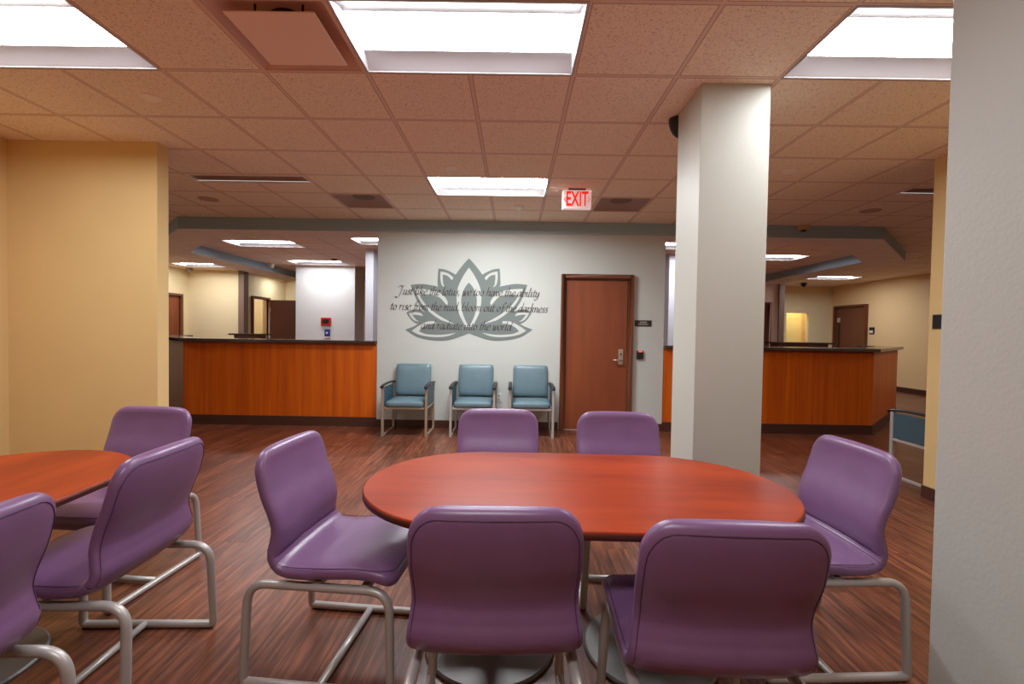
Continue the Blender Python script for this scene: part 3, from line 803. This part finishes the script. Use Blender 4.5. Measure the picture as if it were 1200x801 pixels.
PET = {
 'small_low': ([(188,397),(218,381),(255,378),(310,395),(380,440),(330,470),(257,466),(222,445),(202,420)],
               [(204,401),(240,394),(278,401),(292,420),(262,452),(240,446),(220,428)],
               [(224,410),(262,412),(330,430),(330,450),(262,448),(240,430)]),
 'big_side': ([(215,228),(280,222),(350,231),(410,247),(450,270),(520,350),(572,500),(480,492),(390,455),(315,405),(262,340),(232,275)],
              [(242,252),(310,255),(380,270),(420,298),(441,330),(442,360),(470,400),(485,478),(440,462),(362,418),(300,362),(262,305)],
              [(270,290),(330,287),(390,303),(436,350),(500,400),(530,490),(455,452),(385,412),(325,365),(290,325)]),
 'small_top': ([(385,128),(432,136),(490,165),(540,210),(540,300),(440,280),(385,240),(381,185)],
               [(398,146),(435,154),(470,176),(480,200),(440,245),(408,232),(397,190)],
               [(411,165),(440,172),(465,196),(500,230),(500,290),(425,240),(413,205)]),
 'bottom': ([(183,500),(232,482),(290,450),(360,436),(440,455),(520,480),(572,500),(572,523),(520,543),(460,562),(400,569),(320,562),(255,545),(215,522)],
            [(222,508),(262,480),(318,452),(368,450),(375,470),(440,500),(500,516),(452,538),(390,547),(320,543),(262,530)],
            [(266,511),(292,486),(340,466),(400,470),(560,505),(520,515),(450,527),(390,533),(310,528)]),
 'center': ([(572,66),(604,100),(650,160),(688,225),(702,300),(690,390),(650,470),(572,522),(494,470),(454,390),(442,300),(456,225),(494,160),(540,100)],
            [(572,122),(606,172),(638,240),(648,310),(634,400),(592,484),(552,484),(510,400),(496,310),(506,240),(538,172)],
            [(572,213),(600,250),(619,310),(615,380),(596,440),(572,482),(548,440),(529,380),(525,310),(544,250)])}
for li, k in enumerate(('small_low', 'big_side', 'small_top', 'bottom', 'center')):
    for mir in ((False, True) if k != 'center' else (False,)):
        a, b, c_ = PET[k]
        p = leafpoly('petal', a, M_mural, li*3, mural, mir)
        leafpoly('petal_highlight', b, M_mural2, li*3+1, p, mir); leafpoly('petal_core', c_, M_mural, li*3+2, p, mir)
letters = empty('wall_lettering', (ax, YW-.0085, 0)); tag(letters, 'brown cursive quotation lettered across the lotus painting', 'lettering')
BOWL = [(.78,.92),(.4,1),(.05,.5),(.15,.05),(.45,.12),(.76,.85)]; DOWN = [(.8,1),(.7,.22),(.8,0),(1.02,.18)]; IN_ = [(.02,.82),(.2,1),(.1,0)]
CUP = [(.02,.82),(.2,1),(.12,.25),(.3,0),(.6,.3),(.76,.95)]
GL = {'a': ([BOWL, DOWN], 1.0), 'b': ([[(.3,1.95),(.1,.3),(.35,0),(.75,.3),(.8,.8),(.5,1),(.18,.7)]], .95),
 'd': ([BOWL, [(.98,1.95),(.72,.22),(.82,0),(1.02,.18)]], 1.02), 'e': ([[(.1,.5),(.68,.66),(.66,.95),(.4,1),(.05,.5),(.2,.04),(.45,0),(.82,.28)]], .8),
 'f': ([[(1.05,1.75),(.8,1.95),(.55,1.6),(.35,.2),(.15,-.55),(-.2,-.75)], [(.1,.95),(.85,.99)]], .68),
 'h': ([[(.3,1.95),(.05,0)], [(.12,.55),(.4,.95),(.72,.95),(.65,.25),(.76,0),(.98,.18)]], 1.0),
 'i': ([[(.02,.82),(.22,1),(.13,.2),(.24,0),(.46,.18)], [(.3,1.38),(.36,1.46)]], .5),
 'J': ([[(-.1,1.45),(.2,1.85),(.8,1.8),(1.3,1.95)], [(.95,1.82),(.7,.4),(.4,-.5),(-.05,-.7),(-.35,-.4)]], 1.25),
 'k': ([[(.3,1.95),(.05,0)], [(.12,.5),(.5,.95),(.72,.8),(.5,.55),(.18,.5)], [(.35,.5),(.6,.05),(.88,.12)]], .92),
 'l': ([[(.3,1.95),(.1,.28),(.2,0),(.45,.18)]], .46), 'm': ([IN_, [(.13,.55),(.38,.95),(.6,.95),(.5,0)], [(.54,.55),(.8,.95),(1.03,.95),(.95,.22),(1.05,0),(1.26,.18)]], 1.32),
 'n': ([IN_, [(.13,.55),(.4,.95),(.72,.95),(.65,.22),(.76,0),(.98,.18)]], 1.0), 'o': ([[(.55,1),(.2,.88),(.05,.4),(.3,0),(.65,.15),(.78,.6),(.6,.95),(.42,.95)]], .92),
 'r': ([IN_, [(.13,.5),(.4,.92),(.68,.95)]], .72), 's': ([[(.65,.9),(.38,1),(.22,.75),(.5,.42),(.42,.05),(.02,.05)]], .66),
 't': ([[(.34,1.45),(.15,.25),(.28,0),(.52,.15)], [(0,.97),(.58,1.0)]], .56), 'u': ([CUP, DOWN], 1.0), 'v': ([[(.02,.85),(.2,1),(.3,0),(.7,.55),(.66,1)]], .82),
 'w': ([[(.02,.85),(.2,1),(.22,.1),(.38,0),(.64,.98)], [(.64,.98),(.62,.1),(.8,0),(1.1,.55),(1.04,1)]], 1.18),
 'y': ([CUP, [(.8,1),(.66,0),(.38,-.6),(-.1,-.72)]], .98), ',': ([[(.1,.2),(.2,.1),(.0,-.4)]], .4), '.': ([[(.05,.0),(.2,.16)]], .4), ' ': ([], .5)}
def pen_text(name, txt, width, xh, loc, parent):
    """broad nib lettering: every stroke is swept with a slanted flat nib"""
    strokes = []; x = 0
    for ch in txt:
        g, adv = GL[ch]
        for st in g: strokes.append([(x + px_ + .2*py_, py_) for px_, py_ in st])
        x += adv*.98 + .04
    kx = width / x; bm = bmesh.new(); n1 = Vector((.1, .062)); n2 = Vector((-.02, .03)); dz = 0
    for st in strokes:
        C = smooth_curve([(a, b, 0) for a, b in st], 5) if len(st) > 2 else [Vector((a, b, 0)) for a, b in st]
        lo, hi = [], []
        for i, p in enumerate(C):
            t_ = (C[min(i+1, len(C)-1)] - C[max(i-1, 0)]).normalized(); nn = Vector((-t_.y, t_.x))
            hw = max(abs(nn.dot(n1)), .03)
            lo.append((p.x - nn.x*hw, p.y - nn.y*hw)); hi.append((p.x + nn.x*hw, p.y + nn.y*hw))
        P = lambda q: Vector((q[0]*kx - width/2, -dz, q[1]*xh - xh*.5))
        A_ = [bm.verts.new(P(q)) for q in lo]; B_ = [bm.verts.new(P(q)) for q in hi]
        for i in range(len(C)-1): bm.faces.new((A_[i], A_[i+1], B_[i+1], B_[i]))
        dz += .000004
    o = new_obj(name, bm, M_letter, parent); o.location = loc; o.rotation_euler = (0, .004, 0)
    return o
for s, cx, cy, wd in (('Just like the lotus, we too have the ability', 568, 279, 166), ('to rise from the mud, bloom out of the darkness', 571, 373, 184), ('and radiate into the world.', 560, 487, 108)):
    x, z = wp(cx, cy)
    pen_text('text_line', s, wd*YW/540.1, .064, (x-ax, 0, z), letters)

# ------------------------------------------------------------------ small wall things
def plate(name, x, y, z, w_, h_, m, label, cat, face='y', group=None, d=.008):
    r = empty(name, (x, y, z), {'y': 0, '+x': PI/2, '-x': -PI/2}[face]); tag(r, label, cat, group)
    new_obj('cover_plate', B(-w_/2, w_/2, -d, 0, -h_/2, h_/2), m, r, bevel=.002)
    return r
def outlet(x, y, z, label, face='y'):
    r = plate('wall_outlet', x, y, z, .075, .12, M_plate, label, 'outlet', face, 'white wall outlets')
    for k in (-.027, .027):
        s = new_obj('socket', B(-.017, .017, -.011, -.008, k-.016, k+.016), mat('socket_grey', '#b7b2aa', .5) if 'socket_grey' not in bpy.data.materials else bpy.data.materials['socket_grey'], r)
    return r
outlet(-.195, 6.42, .435, 'white outlet on the pale wall between middle and right blue armchairs')
outlet(-4.22, 3.72, .48, 'white outlet at the left photo edge on the yellow wall', '+x')
outlet(9.75, 9.7, .55, 'white outlet low on the far right cream wall', '-x')
outlet(-7.42, 12.75, 1.24, 'small white switch plate on the cream wall by the far open door', '+x')
r = plate('light_switch', 2.92, 8.95, 1.31, .1, .2, M_plate, 'white switch plate on the pale partition beside the square column', 'switch', '-x')
new_obj('toggle', B(-.012, .012, -.016, -.008, -.03, .03), M_chrome, r)
r = plate('room_sign', 1.795, 6.42, 1.503, .235, .085, M_blk2, 'dark brown NURSE STATION sign right of the brown door', 'sign')
text('sign_text', 'NURSE', M_plate, r, (0, -.009, .013), .032, ext=.0003); text('sign_text', 'STATION', M_plate, r, (0, -.009, -.017), .032, ext=.0003)
r = plate('card_reader', 1.757, 6.42, 1.065, .09, .115, M_black, 'black card reader with red light right of the brown door', 'card reader', d=.03)
new_obj('indicator', B(-.028, .028, -.032, -.03, .04, .052), mat('reader_red', '#d83020', .4, emit=((1, .1, .05, 1), .6)), r)
r = plate('evacuation_plaque', 3.54, 3.85, 1.50, .12, .12, M_black, 'small black plaque on the yellow wall beside the near pillar', 'plaque', '-x')
r = plate('thermostat', 9.75, 12.58, 1.54, .16, .17, M_black, 'black and white control box right of the far right double door', 'control box', '-x', d=.03)
new_obj('display', B(-.06, .06, -.033, -.03, -.07, .0), M_plate, r)
r = plate('fire_alarm', -4.58, 11.24, 1.53, .235, .19, M_red, 'red fire alarm box on the tall white block', 'fire alarm', d=.05)
new_obj('alarm_lens', B(-.075, .075, -.06, -.05, -.045, .055), M_black, r, bevel=.004)
r = plate('call_point', -4.545, 11.24, 1.255, .12, .17, M_bluelab, 'blue and white dispenser below the red fire alarm box', 'dispenser', d=.05)
bm = bmesh.new(); lathe(bm, [(.03, 0), (.03, .004)], 0, 0, 5, Matrix.Rotation(PI/2, 4, 'X') @ T((0, 0, .05))); new_obj('emblem', bm, M_plate, r)
new_obj('tray', B(-.06, .06, -.06, -.0, -.125, -.09), M_plate, r, bevel=.004)
r = empty('wall_cabinet', (3.8, 10.3, 1.6)); tag(r, 'orange wood wall cabinet glimpsed between partition and square column', 'cabinet')
new_obj('body', B(-.45, .45, -.3, 0, 0, .68), M_counter, r, bevel=.004)
new_obj('door', B(-.44, -.005, -.32, -.3, .01, .67), M_counter, r, bevel=.003); new_obj('door', B(.005, .44, -.32, -.3, .01, .67), M_counter, r, bevel=.003)
